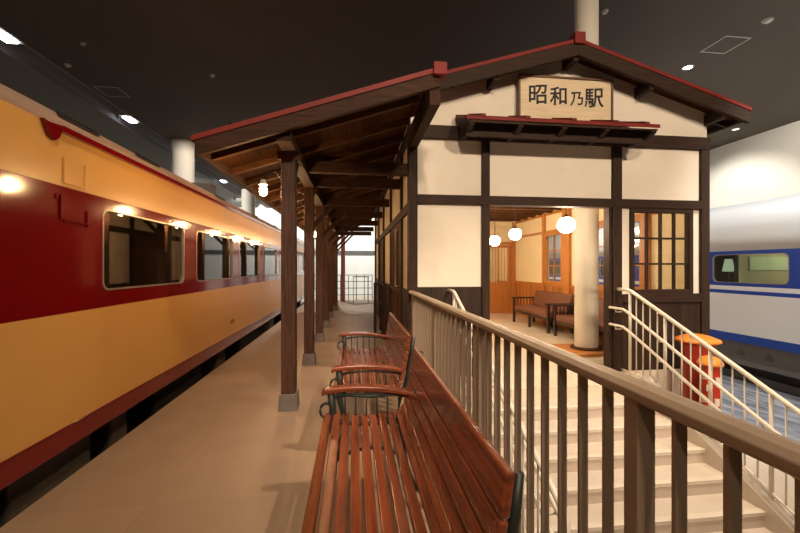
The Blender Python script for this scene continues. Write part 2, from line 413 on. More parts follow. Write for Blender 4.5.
LZ = 2.14
def platform_lamp(y, label):
    x = -.88
    t = thing('platform_lamp', label, 'lamp', (x, y, LZ), 'lamps on the canopy posts')
    MB().tube([(-.70,y,LZ+.12),(-.76,y,LZ+.20),(-.83,y,LZ+.19),(x,y,LZ+.12)], .008, 8).build('arm', M['black'], t)
    MB().lathe([(0,LZ+.125),(.025,LZ+.12),(.032,LZ+.085),(.045,LZ+.07),(.043,LZ+.066),(.02,LZ+.07),(0,LZ+.07)], x, y, 20).build('lamp_shade', M['fix'], t)
    MB().lathe([(0,LZ+.075),(.018,LZ+.06),(.034,LZ+.03),(.037,LZ+.0),(.026,LZ-.03),(0,LZ-.04)], x, y, 16).build('bulb', M['bulb'], t)
    return t
for y, lb in zip(py[:6], ('glowing bulb lamp on the nearest canopy post','glowing bulb lamp on the second canopy post, partly hidden by the nearest post','glowing bulb lamp on the third canopy post','glowing bulb lamp on the fourth canopy post, seen between the posts','glowing bulb lamp on the fifth canopy post','glowing bulb lamp on the sixth canopy post, near the far end')):
    platform_lamp(y, lb)

# ------------------------------------------------------------------ station building
sb = thing('station_building', 'old timber framed station house with cream plaster panels, red gabled roof and open entrance', 'building', (2.8, 8.5, 0))
F0, F1 = 4.69, 4.83
def tb(x0,x1,z0,z1,name='post',m='dark_z',y0=F0,y1=F1,par=sb): return MB().box(x0,x1,y0,y1,z0,z1).build(name, M[m], par, bevel=.004)
tb(.685,.80,0,3.02); tb(1.645,1.746,0,3.02); tb(3.47,3.60,0,3.02); tb(4.80,4.925,0,3.02)
tb(.685,4.925,3.02,3.186,'beam','dark_x',F0-.01,F1); tb(.80,4.80,2.198,2.312,'beam','dark_x',F0-.004,F1)
def panel(x0,x1,z0,z1): return MB().box(x0,x1,4.735,4.80,z0,z1).build('plaster_panel', M['plaster'], sb)
panel(.80,1.645,2.312,3.02); panel(1.746,3.47,2.312,3.02); panel(3.60,4.80,2.312,3.02)
panel(.80,1.645,1.147,2.198); panel(3.60,3.735,1.03,2.198); panel(4.68,4.80,1.03,2.198)
tb(.80,1.645,0,1.147,'wainscot','darkboards',4.715,4.81)
tb(3.60,4.80,0,.92,'wainscot','darkboards',4.715,4.81); tb(3.60,4.80,.92,1.035,'sill_beam','dark_x')
# right wing of the entry: front door-jamb lining
tb(3.43,3.47,0,2.198,'jamb','dark_z',4.72,4.84)
rt = lambda x: 4.245 - .300*abs(x-2.80)
g = [(.685,3.186),(4.925,3.186),(4.925,rt(4.925)-.07),(2.80,rt(2.8)-.07),(.685,rt(.685)-.07)]
MB().prism(g, 'y', 4.735, 4.80).build('gable_panel', M['plaster'], sb)
YV = 4.44
for s in (-1, 1):
    xe = 2.80 + s*2.46
    def sl(top, th, x1, y0, y1, x0=2.80): return MB().prism([(x0,rt(x0)-top),(x1,rt(x1)-top),(x1,rt(x1)-top-th),(x0,rt(x0)-top-th)], 'y', y0, y1)
    sl(0,.045,xe,YV-.03,12.6).build('roof_sheet', M['roofred'], sb)
    sl(.045,.025,xe-s*.02,YV+.02,12.58).build('roof_boards', M['sheath'], sb)
    sl(.04,.165,xe-s*.02,YV-.02,YV+.03).build('bargeboard', M['dark_x'], sb, bevel=.004)
    for xp in (1.05, 2.11):
        x = 2.80 + s*xp
        if s == -1 and xp > 2: continue
        MB().box(x-.035,x+.035,YV+.03,4.74,rt(x)-.245,rt(x)-.105).build('purlin', M['dark_y'], sb, bevel=.004)
    if s == 1:
        y = 4.75
        while y < 12.4:
            MB().prism([(4.93,rt(4.93)-.07),(xe-.03,rt(xe-.03)-.07),(xe-.03,rt(xe-.03)-.15),(4.93,rt(4.93)-.17)], 'y', y-.025, y+.025).build('rafter', M['dark_x'], sb)
            y += .55
        
        sl(.05,.10,xe,YV+.03,12.5,xe-.02).build('eave_board', M['dark_y'], sb)
MB().box(2.76,2.84,YV+.03,4.74,4.0,4.14).build('purlin', M['dark_y'], sb, bevel=.004)
MB().tube([(2.8,YV-.03,4.255),(2.8,12.6,4.255)], .035, 10).build('ridge_roll', M['roofred'], sb)
MB().box(2.73,2.87,YV-.06,YV+.08,4.165,4.31).build('ridge_end_cap', M['roofred'], sb, bevel=.006)

# little pent roof above the entrance
pe = MB(); pe.prism([(4.20,3.09),(4.20,3.135),(4.69,3.33),(4.69,3.285)], 'x', 1.29, 3.73)
pent = pe.build('pent_roof', M['roofred'], sb, bevel=.003)
for x in (1.48, 2.02, 2.60, 3.14, 3.55): MB().prism([(4.19,3.125),(4.19,3.155),(4.69,3.35),(4.69,3.31)], 'x', x-.03, x+.03).build('batten', M['roofred'], pent)
MB().box(1.33,3.70,4.37,4.42,2.955,3.14).build('fascia', M['dark_x'], pent, bevel=.003)
MB().prism([(4.215,3.08),(4.69,3.27),(4.69,3.24),(4.215,3.06)], 'x', 1.31, 3.71).build('soffit_boards', M['dark_x'], pent)
for x in (1.36, 1.95, 2.5, 3.05, 3.67): MB().prism([(4.225,3.04),(4.225,3.085),(4.69,3.24),(4.69,3.0),(4.42,2.97)], 'x', x-.03, x+.03).build('bracket', M['dark_y'], pent)

# facade lattice window (a structure-like part of the building)
def lattice(name, axis, a0, a1, z0, z1, pos, th, cols, rows, fm, par, fw=.055, mw=.022, glassm='glass'):
    """window in a wall: axis 'x' = runs along x at y=pos ; 'y' = runs along y at x=pos"""
    def B(m, u0, u1, w0, w1, v0, v1):
        if axis == 'x': m.box(u0,u1,w0,w1,v0,v1)
        else: m.box(w0,w1,u0,u1,v0,v1)
    m = MB()
    B(m,a0,a0+fw,pos,pos+th,z0,z1); B(m,a1-fw,a1,pos,pos+th,z0,z1); B(m,a0+fw,a1-fw,pos,pos+th,z1-fw,z1); B(m,a0+fw,a1-fw,pos,pos+th,z0,z0+fw)
    fr = m.build(name, M[fm], par, bevel=.003)
    m = MB(); ia0, ia1, iz0, iz1 = a0+fw, a1-fw, z0+fw, z1-fw
    for k in range(1, cols):
        u = ia0+(ia1-ia0)*k/cols; B(m,u-mw/2,u+mw/2,pos+th*.25,pos+th*.7,iz0,iz1)
    for k in range(1, rows):
        v = iz0+(iz1-iz0)*k/rows; B(m,ia0,ia1,pos+th*.28,pos+th*.68,v-mw/2,v+mw/2)
    m.build('muntins', M[fm], fr)
    m = MB(); B(m,ia0,ia1,pos+th*.45,pos+th*.5,iz0,iz1)
    m.build('pane', M[glassm], fr)
    return fr
lattice('window', 'x', 3.735, 4.68, 1.035, 2.198, 4.70, .09, 4, 3, 'dark_z', sb, fw=.058, mw=.026)

# side wall facing the platform (X = .69)
W0, W1 = .685, .80
def sw(y0,y1,z0,z1,name,m,x0=W0,x1=W1,bev=.003): return MB().box(x0,x1,y0,y1,z0,z1).build(name, M[m], sb, bevel=bev)
for y in (5.55, 7.15, 8.85, 10.55, 12.3): sw(y-.055,y+.055,0,3.02,'post','dark_z')
sw(4.83,12.355,3.02,3.16,'beam','dark_y'); 
sw(4.83,12.355,2.10,2.22,'beam','dark_y',W0-.003)
seg = [(4.83,5.495),(5.605,7.095),(7.205,8.795),(8.905,10.495),(10.605,12.245)]
for a, b in seg: sw(a,b,2.22,3.02,'plaster_panel','plaster',.72,.78,0)
sw(*seg[0],1.10,2.10,'plaster_panel','plaster',.72,.78,0); sw(*seg[0],0,1.10,'wainscot','darkboards_y',.705,.79)
sw(*seg[2],1.05,2.10,'plaster_panel','plaster',.73,.78,0); sw(*seg[2],0,1.05,'wainscot','darkboards_y',.71,.79)
sw(*seg[4],1.05,2.10,'plaster_panel','plaster',.73,.78,0); sw(*seg[4],0,1.05,'wainscot','darkboards_y',.71,.79)
sw(.685*0+4.83,12.355,3.16,3.50,'plaster_panel','plaster',.72,.78,0)
# sliding timber door with a white pull bar
dr = MB().box(.705,.745,5.605,7.095,.02,2.10).build('sliding_door', M['mid_z'], sb, bevel=.003)
mb = MB()
for k in range(5): mb.box(.690,.705,5.65+k*.34,5.69+k*.34,.1,2.02)
for z in (.08,1.0,1.98): mb.box(.691,.704,5.62,7.08,z,z+.07)
mb.build('door_rails', M['mid_z'], dr)
MB().tube([(.70,5.95,1.10),(.655,5.95,1.10),(.655,5.95,1.98),(.70,5.95,1.98)], .011, 8).build('handle', M['white_rail'], dr)
dr2 = MB().box(.73,.77,8.905,10.495,.02,2.10).build('sliding_door', M['mid_z'], sb, bevel=.003)

# right wall (inner face X = 4.85) with windows, interior timber
RI, RO = 4.85, 4.93
def rw(y0,y1,z0,z1,name,m,x0=RI,x1=RO,bev=0): return MB().box(x0,x1,y0,y1,z0,z1).build(name, M[m], sb, bevel=bev)
ys = [4.83,5.80,7.13,8.24,9.05,12.4]
for k, (a, b) in enumerate(zip(ys, ys[1:])):
    if k in (1,3): rw(a,b,2.24,3.5,'plaster_panel','plaster_in'); rw(a,b,0,1.05,'lower_wall','orangeboards_y')
    else: rw(a,b,.95,3.5,'plaster_panel','plaster_in'); rw(a,b,0,.95,'lower_wall','orangeboards_y')
rw(4.83,12.4,0,.92,'wainscot','orangeboards_y',RI-.015,RI); rw(4.83,10.95,.92,.99,'dado_rail','orange_y',RI-.035,RI,.003)
rw(4.83,10.95,2.24,2.30,'picture_rail','orange_y',RI-.03,RI,.003)
rw(4.83,10.95,2.68,2.75,'picture_rail','orange_y',RI-.03,RI,.003)
for a, b in ((7.92,8.20),(9.05,9.14),(10.84,10.95),(5.64,5.78)): rw(a,b,0,2.75,'inner_post','orange_z',RI-.07,RI,.004)
lattice('window', 'y', 5.78, 7.15, .99, 2.24, 4.80, .09, 4, 3, 'orange_z', sb, fw=.07)
lattice('window', 'y', 8.22, 9.06, .99, 2.24, 4.80, .09, 2, 3, 'orange_z', sb, fw=.07)
# back wall of the waiting room with a glazed door
MB().box(.80,3.93,10.95,11.03,.0,2.75).build('back_wall', M['plaster_in'], sb)
MB().box(3.93,4.78,10.95,11.03,2.08,2.75).build('back_wall', M['plaster_in'], sb)
MB().box(4.78,4.85,10.95,11.03,0,2.75).build('back_wall', M['plaster_in'], sb)
MB().box(.80,3.90,10.93,10.95,0,.95).build('wainscot', M['orangeboards_x'], sb)
dd = MB(); dd.box(3.90,3.98,10.90,10.98,0,2.15); dd.box(4.72,4.80,10.90,10.98,0,2.15); dd.box(3.98,4.72,10.90,10.98,2.07,2.15)
dd.build('door_frame', M['orange_z'], sb, bevel=.003)
dp = MB(); dp.box(3.99,4.71,10.93,10.965,.02,.95); dp.box(3.99,4.07,10.93,10.965,.95,2.06); dp.box(4.63,4.71,10.93,10.965,.95,2.06); dp.box(4.07,4.63,10.93,10.965,1.98,2.06)
dp.box(4.33,4.37,10.93,10.965,.95,1.98)
dq = dp.build('door', M['orange_z'], sb, bevel=.003)
mb = MB()
for k in range(1,6): mb.box(4.07+k*.093-.006,4.07+k*.093+.006,10.94,10.955,.95,1.98)
mb.build('muntins', M['orange_z'], dq)
MB().box(4.07,4.63,10.957,10.962,.95,1.98).build('pane', M['glass'], dq)
# inner faces
MB().box(.80,4.85,12.32,12.4,0,3.6).build('back_wall', M['plaster'], sb)
MB().box(.80,4.85,4.83,12.32,2.78,2.82).build('ceiling_boards', M['ceilboards'], sb)
y = 5.2
while y < 10.9:
    MB().box(.80,4.85,y-.02,y+.02,2.72,2.78).build('ceiling_batten', M['mid_x'], sb); y += .44
MB().box(.78,.80,4.83,10.95,0,2.75).build('inner_lining', M['plaster_in'], sb)

# signboard
sg = thing('station_sign', 'framed wooden signboard with black brushed Japanese characters under the gable', 'sign', (2.81, 4.66, 3.6))
bd = MB().box(2.15,3.42,4.655,4.685,3.30,3.87).build('board', M['board'], sg)
mb = MB()
for a, b, c, d in ((2.13,3.44,3.85,3.875),(2.13,3.44,3.285,3.31),(2.13,2.155,3.31,3.85),(3.415,3.44,3.31,3.85)): mb.box(a,b,4.635,4.69,c,d)
mb.build('frame', M['board_frame'], sg, bevel=.004)
glyphs = [('昭',2.395,3.628,.275),('和',2.675,3.625,.255),('乃',2.93,3.600,.20),('駅',3.175,3.622,.275)]
gm = bmesh.new()
for ch, cx, cz, size in glyphs:
    cu = bpy.data.curves.new('glyph', 'FONT'); cu.body = ch; cu.size = size; cu.offset = .0045*size/.3; cu.extrude = .002; cu.resolution_u = 4
    to = bpy.data.objects.new('glyph', cu); C.objects.link(to)
    bpy.context.view_layer.update()
    me = bpy.data.meshes.new_from_object(to.evaluated_get(bpy.context.evaluated_depsgraph_get()))
    xs = [v.co.x for v in me.vertices] or [0]; ysv = [v.co.y for v in me.vertices] or [0]
    mx, my = (min(xs)+max(xs))/2, (min(ysv)+max(ysv))/2
    mt = Matrix.Translation((cx, 4.653, cz)) @ Matrix.Rotation(R(90),4,'X') @ Matrix(((1,0,0,0),(.08,1,0,0),(0,0,1,0),(0,0,0,1))) @ Matrix.Translation((-mx,-my,0))
    me.transform(mt); gm.from_mesh(me)
    bpy.data.objects.remove(to); bpy.data.curves.remove(cu); bpy.data.meshes.remove(me)
bmesh.ops.translate(gm, verts=gm.verts, vec=-Vector((2.81,4.66,3.6)))
me = bpy.data.meshes.new('lettering'); gm.to_mesh(me); gm.free(); me.materials.append(M['ink'])
lo = bpy.data.objects.new('lettering', me); C.objects.link(lo); lo.parent = sg; sg.location.x -= .03

sb.scale = (.992,1,1); sb.location.x = 2.8-.017

# interior column that passes up through the roof
col = thing('round_column', 'cream round column on a square wooden plinth inside the station entrance', 'column', (3.85, 5.9, 0))
MB().lathe([(.183,.05),(.183,H-.001)], 3.85, 5.9, 40).build('shaft', M['col'], col)
MB().box(3.45,4.25,5.5,6.3,0,.05).build('plinth', M['orange_x'], col, bevel=.006)
MB().lathe([(0,.05),(.25,.05),(.25,.075),(.19,.085),(.18,.085)], 3.85, 5.9, 40).build('base_ring', M['mid_x'], col)

# waiting-room benches
def lobby_bench(label, loc):
    t = thing('waiting_room_bench', label, 'bench', loc, 'padded benches in the waiting room')
    x, y, _ = loc; L_ = .86
    MB().box(x-.33,x+.18,y-L_+.05,y+L_-.05,.32,.44).build('seat', M['leather'], t, bevel=.03)
    MB().prism([(x+.14,.42),(x+.22,.40),(x+.33,.80),(x+.25,.82)], 'y', y-L_+.05, y+L_-.05).build('backrest', M['leather'], t, bevel=.025)
    MB().box(x-.32,x+.2,y-L_+.05,y+L_-.05,.26,.32).build('seat_frame', M['darkleg'], t)
    for yy in (y-L_, y, y+L_):
        MB().box(x-.33,x-.28,yy-.025,yy+.025,0,.60 if yy != y else .32).build('leg', M['darkleg'], t)
        MB().box(x+.20,x+.25,yy-.025,yy+.025,0,.60 if yy != y else .32).build('leg', M['darkleg'], t)
    for yy in (y-L_, y+L_):
        a = MB().box(x-.37,x+.28,yy-.035,yy+.035,.60,.635).build('armrest', M['darkleg'], t, bevel=.006)
        m = MB()
        for k in range(5): m.box(x-.2+k*.08-.008,x-.2+k*.08+.008,yy-.012,yy+.012,.34,.60)
        m.box(x-.28,x+.2,yy-.012,yy+.012,.30,.34)
        m.build('spindles', M['darkleg'], a)
    return t
lb = lobby_bench('brown padded bench under the small window, farther from the entrance', (4.38, 8.42, 0))
dup(lb, (4.38, 6.42, 0), 'brown padded bench partly hidden behind the round column')

def globe_lamp(x, y, z, label):
    t = thing('globe_pendant', label, 'pendant lamp', (x, y, z), 'globe pendants in the waiting room')
    MB().tube([(x,y,z+.13),(x,y,2.78)], .006, 6).build('cord', M['brass'], t)
    MB().lathe([(0,z+.15),(.02,z+.15),(.03,z+.125),(.055,z+.118),(.055,z+.10),(0,z+.10)], x, y, 16).build('cap', M['brass'], t)
    n = 12; MB().lathe([(( .115*math.sin(math.pi*k/n)), z+.115*math.cos(math.pi*k/n)) for k in range(n+1)], x, y, 24).build('globe', M['globe'], t)
    return t
G = [(2.97,5.02,1.99,'glowing white globe pendant nearest the entrance, largest of the three'),(3.13,7.07,2.04,'glowing white globe pendant, middle of the three'),(3.12,8.12,1.98,'glowing white globe pendant farthest in, above the far door')]
for g_ in G: globe_lamp(*g_)

# ticket gate beside the side wall
tg = thing('ticket_wicket', 'dark wooden ticket gate standing beside the station side wall', 'gate', (.58, 7.7, 0))
for (x, y) in ((.60,7.25),(.60,7.75),(.44,7.75),(.60,8.4)): MB().box(x-.03,x+.03,y-.03,y+.03,0,1.08).build('post', M['dark_z'], tg, bevel=.004)
for z in (1.02,.6,.2): MB().box(.58,.62,7.25,8.4,z,z+.05).build('rail', M['dark_y'], tg)
MB().box(.44,.60,7.73,7.77,1.02,1.07).build('rail', M['dark_x'], tg)

# ------------------------------------------------------------------ cream and red train on the left
XT = -2.0
XM = -3.46
tr = thing('express_train_car', 'old cream and dark red express railcar standing along the left platform edge', 'train', (XM, 7.5, ZL))
TY0, TY1 = -5.5, 20.5
wy = []
y = 3.32 - 1.84*4
while y + 1.48 < TY1-.8: wy.append((y, y+1.48)); y += 1.84
wy = [w for w in wy if not (-.9 < w[0] < 3.2)] # blank wall section ahead of the first window
ZW0, ZW1 = 1.211, 1.870
def side_z(z0, z1, y0, y1, m, name, x=XT, th=.05):
    return MB().box(x-th, x, y0, y1, z0, z1).build(name, m, tr)
side_z(.275,1.075,TY0,TY1,M['train_cream'],'lower_side')
side_z(.125,.275,TY0,TY1,M['train_red'],'skirt')
side_z(1.075,ZW0,TY0,TY1,M['train_red'],'red_band'); side_z(ZW1,1.96,TY0,TY1,M['train_red'],'red_band')
e = TY0
for a, b in wy+[(TY1,TY1)]:
    if a > e: side_z(ZW0,ZW1,e,a,M['train_red'],'red_band')
    e = b
side_z(1.96,2.36,TY0,TY1,M['train_cream'],'upper_side')
# roof shell
pro = [(-2.0,2.36),(-2.03,2.43),(-2.10,2.50),(-2.25,2.58),(-2.5,2.68),(-2.85,2.76),(-3.2,2.80),(XM,2.81)]
pro = pro + [(2*XM-x, z) for x, z in pro[::-1][1:]]
inn = [(XM+(x-XM)*.965, z-.05) for x, z in pro]
mb = MB(); mb.prism(pro+inn[::-1], 'y', TY0, TY1, smooth=True); ro = mb.build('roof', M['train_roof'], tr)
side2 = MB().box(2*XM+2.0,2*XM+2.05,TY0,TY1,.125,2.36).build('far_side', M['train_cream'], tr)
MB().box(2*XM+2.05,XT-.05,TY0,TY1,.55,.60).build('cabin_floor', M['inside'], tr)
MB().box(XM-.08,XM+.08,TY0,TY1,.60,.62).build('aisle', M['seat'], tr)
MB().box(2*XM+2.05,2*XM+2.10,TY0,TY1,.6,2.36).build('inner_wall', M['inside'], tr)
MB().box(2*XM+2.05,XT-.05,TY0,TY1,2.30,2.34).build('cabin_ceiling', M['inside'], tr)
for yy in (TY0, TY1): MB().prism(pro+[(2*XM+2.0,.125),(XT,.125)], 'y', yy-.02, yy+.02).build('end_wall', M['train_cream'], tr)
# gutter with a turned-down end
gt = MB(); gt.box(XT-.02,XT+.035,2.86,TY1,2.325,2.368)
gt.prism([(2.70,2.36),(2.74,2.352),(2.86,2.365),(2.86,2.325),(2.83,2.27),(2.80,2.245),(2.755,2.262)], 'x', XT, XT+.03)
gt.build('rain_gutter', M['train_red'], tr, bevel=.003)
for (a, b) in wy:
    # rounded rectangular alloy frame
    def rr(m, g, y0=a, y1=b):
        r = .07
        pts = []
        for cx, cz, s in ((b-m-r,ZW1-m-r,0),(a+m+r,ZW1-m-r,90),(a+m+r,ZW0+m+r,180),(b-m-r,ZW0+m+r,270)):
            for k in range(5): t_ = R(s+k*22.5); pts.append((cx+(r)*math.cos(t_), cz+(r)*math.sin(t_)))
        return pts
    o_ = rr(-.002,0); i_ = rr(.010,0); m = MB(); bm = m.bm; n = len(o_)
    A = [bm.verts.new((XT+.006,p[0],p[1])) for p in o_]; Bv = [bm.verts.new((XT+.006,p[0],p[1])) for p in i_]
    A2 = [bm.verts.new((XT-.02,p[0],p[1])) for p in o_]; B2 = [bm.verts.new((XT-.02,p[0],p[1])) for p in i_]
    for k in range(n):
        j = (k+1)%n
        bm.faces.new((A[k],A[j],Bv[j],Bv[k])); bm.faces.new((Bv[k],Bv[j],B2[j],B2[k])); bm.faces.new((A[k],A2[k],A2[j],A[j])); bm.faces.new((A2[k],B2[k],B2[j],A2[j]))
    fr = m.build('window_frame', M['chrome'], tr)
    # corner fillers so the opening is rounded
    m = MB()
    for (cy_, cz_, sy, sz) in ((a,ZW0,1,1),(b,ZW0,-1,1),(a,ZW1,1,-1),(b,ZW1,-1,-1)):
        r = .066; arc = [(cy_+sy*(r-r*math.cos(t_)), cz_+sz*(r-r*math.sin(t_))) for t_ in [R(k*15) for k in range(7)]]
        m.prism([(cy_,cz_)]+arc, 'x', XT-.03, XT)
    m.build('frame_corner', M['train_red'], fr)
    MB().box(XT-.022,XT-.018,a,b,ZW0,ZW1).build('pane', M['train_glass'], fr)
    # curtains gathered at the sides and seats behind the glass
    m = MB()
    for c0 in (a+.03, b-.15):
        for k in range(4): m.tube([(XT-.09,c0+.03*k,ZW0-.02),(XT-.09,c0+.03*k,ZW1-.02)], .018, 6)
    m.build('curtain', M['curtain'], tr)
    for ys_ in (a+.25, a+1.17):
        MB().box(XT-.95,XT-.1,ys_-.07,ys_+.07,.6,1.60).box(XT-.95,XT-.1,ys_-.07,ys_+.4,.85,1.0).build('passenger_seat', M['seat'], tr, bevel=.03)
# roof ventilation grilles and cooler unit
for y0 in (.2, 2.93, 3.9, 6.0, 8.1, 10.2): MB().prism([(-2.045,2.455),(-2.068,2.485),(-2.058,2.495),(-2.035,2.465)], 'y', y0, y0+.42).build('roof_grille', M['under'], tr)
MB().box(-2.75,-2.45,6.9,7.2,2.66,2.86).build('roof_box', M['greysteel'], tr, bevel=.02)
# board holders beside the first window
mb = MB(); mb.box(XT,XT+.012,2.90,2.915,2.0,2.16); mb.box(XT,XT+.012,3.11,3.125,2.0,2.16); mb.box(XT,XT+.012,2.90,3.125,1.985,2.0)
mb.build('board_holder', M['train_cream'], tr)
mb = MB(); mb.box(XT,XT+.014,2.87,2.885,1.73,1.90); mb.box(XT,XT+.014,3.13,3.15,1.70,1.82); mb.box(XT,XT+.014,2.90,3.15,1.715,1.73); mb.box(XT,XT+.014,2.83,2.845,1.86,1.90)
mb.build('board_holder', M['train_red'], tr, bevel=.003)
# lower edge moulding and underframe equipment
MB().tube([(XT+.004,TY0,.278),(XT+.004,TY1,.278)], .006, 6).build('moulding', M['train_red'], tr)
MB().box(2*XM+2.3,XT-.25,TY0,TY1,-.05,.30).build('underframe', M['under'], tr)
eq = [(.2,1.6,'under'),(2.6,3.35,'under_grey'),(3.6,3.85,'under_grey'),(4.3,5.6,'under'),(6.2,6.6,'under_grey'),(7.4,9.0,'under'),(10.0,10.5,'under_grey'),(12,14,'under')]
for a, b, mm in eq: MB().box(-2.6,XT-.10,a,b,-.42,.12).build('equipment_box', M[mm], tr, bevel=.02)
def bogie(yc):
    f = MB().box(-2.35,-2.22,yc-1.5,yc+1.5,-.5,-.28).box(-4.7,-4.57,yc-1.5,yc+1.5,-.5,-.28).box(-4.6,-2.3,yc-.2,yc+.2,-.45,-.05).build('bogie_frame', M['under'], tr)
    for yy in (yc-1.05, yc+1.05):
        for xx in (-2.85,-4.0):
            m = MB(); m.lathe([(0,-.06),(.43,-.06),(.43,.06),(0,.06)],0,0,24)
            bmesh.ops.rotate(m.bm, verts=m.bm.verts, cent=(0,0,0), matrix=Matrix.Rotation(R(90),3,'Y'))
            bmesh.ops.translate(m.bm, verts=m.bm.verts, vec=(xx,yy,ZL+.53)); m.build('wheel', M['under_grey'], f)
for yc in (-1.5, 17): bogie(yc)
for x in (-2.95,-3.95): tag(MB().box(x-.035,x+.035,-6.6,26,ZL,ZL+.10).build('rail', M['greysteel']), 'steel rail under the cream and red train, '+('nearer the platform' if x>-3 else 'farther from the platform'), 'rail')
# small painted class number on the lower side (too small to read)
mb = MB()
for k in range(3): mb.box(XT,XT+.002,6.55+k*.07,6.58+k*.07,.46,.53)
mb.box(XT,XT+.002,6.47,6.49,.47,.49)
mb.build('painted_mark', M['mid_x'], tr)

# ------------------------------------------------------------------ white and blue train on the right
XS = 8.0; XC = 9.69
sh = thing('bullet_train_car', 'white railcar with blue window band standing beyond the station on the right', 'train', (XC, 5, ZL))
SY0, SY1 = -6, 21
def sside(z0,z1,y0,y1,m,name,x=XS,th=.06): return MB().box(x,x+th,y0,y1,z0,z1).build(name, M[m], sh)
sside(0,.835,SY0,SY1,'shin_white','lower_side'); sside(.835,.91,SY0,SY1,'shin_blue','pin_stripe'); sside(.91,1.0,SY0,SY1,'shin_white','lower_side')
SZ0, SZ1 = 1.07, 1.665
sside(1.0,SZ0,SY0,SY1,'shin_blue','blue_band'); sside(SZ1,1.74,SY0,SY1,'shin_blue','blue_band')
sw_ = [(6.10+1.96*k, 7.60+1.96*k) for k in range(-6, 7)]
e = SY0
for a, b in sw_+[(SY1,SY1)]:
    if a > e: sside(SZ0,SZ1,e,a,'shin_blue','blue_band')
    e = max(e, b)
sside(-.17,-.005,SY0,SY1,'shin_blue','skirt',XS-.01)
prs = [(XS,1.74),(XS,2.0),(XS+.03,2.25),(XS+.12,2.46),(XS+.32,2.66),(XS+.65,2.82),(XS+1.1,2.92),(XC,2.95)]
prs = prs + [(2*XC-x, z) for x, z in prs[::-1][1:]]
ins = [(XC+(x-XC)*.965, z-.06 if z > 1.8 else z) for x, z in prs]
MB().prism(prs+ins[::-1], 'y', SY0, SY1, smooth=True).build('roof', M['shin_white'], sh)
MB().box(2*XC-XS-.06,2*XC-XS,SY0,SY1,-.14,SZ0-.1).build('far_side', M['shin_white'], sh)
MB().box(2*XC-XS-.06,2*XC-XS,SY0,SY1,SZ0-.1,1.74).build('inner_wall', M['shin_in'], sh)
MB().box(XS+.06,2*XC-XS-.06,SY0,SY1,.10,.16).build('cabin_floor', M['shin_in'], sh)
MB().box(XS+.06,2*XC-XS-.06,SY0,SY1,2.2,2.25).build('cabin_ceiling', M['shin_in'], sh)
for yy in (SY0, SY1): MB().prism(prs+[(2*XC-XS,-.14),(XS,-.14)], 'y', yy-.02, yy+.02).build('end_wall', M['shin_white'], sh)
MB().box(XS+.12,2*XC-XS-.12,SY0,SY1,-.66,-.14).build('underbody', M['shin_grey'], sh)
MB().box(XS+.45,2*XC-XS-.45,SY0,SY1,-.93,-.66).build('underframe', M['under'], sh)
for y in (6.45,7.0):
    m = MB(); m.box(XS+.11,XS+.125,y,y+.15,-.46,-.36); m.box(XS+.11,XS+.125,y+.05,y+.10,-.36,-.30); m.build('vent', M['under_grey'], sh)
for k, (a, b) in enumerate(sw_):
    r = .10; pts = []
    def ring(m_):
        P = []
        for cx, cz, s in ((b-m_-r,SZ1-m_-r,0),(a+m_+r,SZ1-m_-r,90),(a+m_+r,SZ0+m_+r,180),(b-m_-r,SZ0+m_+r,270)):
            for q in range(5): t_ = R(s+q*22.5); P.append((cx+r*math.cos(t_), cz+r*math.sin(t_)))
        return P
    o_, i_ = ring(-.002), ring(.011); m = MB(); bm = m.bm; n = len(o_)
    A = [bm.verts.new((XS-.006,*p)) for p in o_]; Bv = [bm.verts.new((XS-.006,*p)) for p in i_]; B2 = [bm.verts.new((XS+.03,*p)) for p in i_]; A2 = [bm.verts.new((XS+.03,*p)) for p in o_]
    for q in range(n):
        j = (q+1)%n; bm.faces.new((A[q],A[j],Bv[j],Bv[q])); bm.faces.new((Bv[q],Bv[j],B2[j],B2[q])); bm.faces.new((A[q],A2[q],A2[j],A[j])); bm.faces.new((A2[q],B2[q],B2[j],A2[j]))
    fr = m.build('window_frame', M['chrome'], sh)
    m = MB()
    for (cy_, cz_, sy, sz) in ((a,SZ0,1,1),(b,SZ0,-1,1),(a,SZ1,1,-1),(b,SZ1,-1,-1)):
        rr_ = .098; m.prism([(cy_,cz_)]+[(cy_+sy*(rr_-rr_*math.cos(t_)), cz_+sz*(rr_-rr_*math.sin(t_))) for t_ in [R(q*15) for q in range(7)]], 'x', XS, XS+.04)
    m.build('frame_corner', M['shin_blue'], fr)
    MB().box(XS+.018,XS+.022,a,b,SZ0,SZ1).build('pane', M['shin_glass'], fr)
    # blind on the opposite window
    xf = 2*XC-XS-.08
    MB().box(xf-.01,xf,a+.1,b-.1,1.30,1.62).build('blind', M['blind'], sh)
pn = MB().box(XS+.08,2*XC-XS-.07,7.13,7.17,.16,2.2).build('partition', M['shin_in'], sh)
MB().box(XS+.075,XS+.10,7.11,7.19,.16,2.2).build('edge_post', M['under'], pn)
MB().box(XS+.36,XS+1.55,7.105,7.13,1.33,1.62).build('blind', M['blind'], pn)
MB().box(XS+.08,2*XC-XS-.07,9.2,9.24,.16,2.2).build('partition', M['under_grey'], sh)
tl = thing('table_lamp', 'small table lamp with pale green shade behind the blue train window', 'lamp', (XS+.35, 7.56, .85))
MB().lathe([(0,.85),(.06,.85),(.06,.87),(.012,.88),(.012,1.33),(0,1.33)], XS+.35, 7.56, 16).build('base', M['brass'], tl)
MB().lathe([(.115,1.30),(.065,1.58),(.06,1.58),(.11,1.30)], XS+.35, 7.56, 20).build('lamp_shade', M['shade'], tl)
MB().box(XS+.1,XS+.8,7.30,7.80,.80,.85).box(XS+.42,XS+.48,7.52,7.58,.16,.80).build('cabin_table', M['mid_x'], sh)
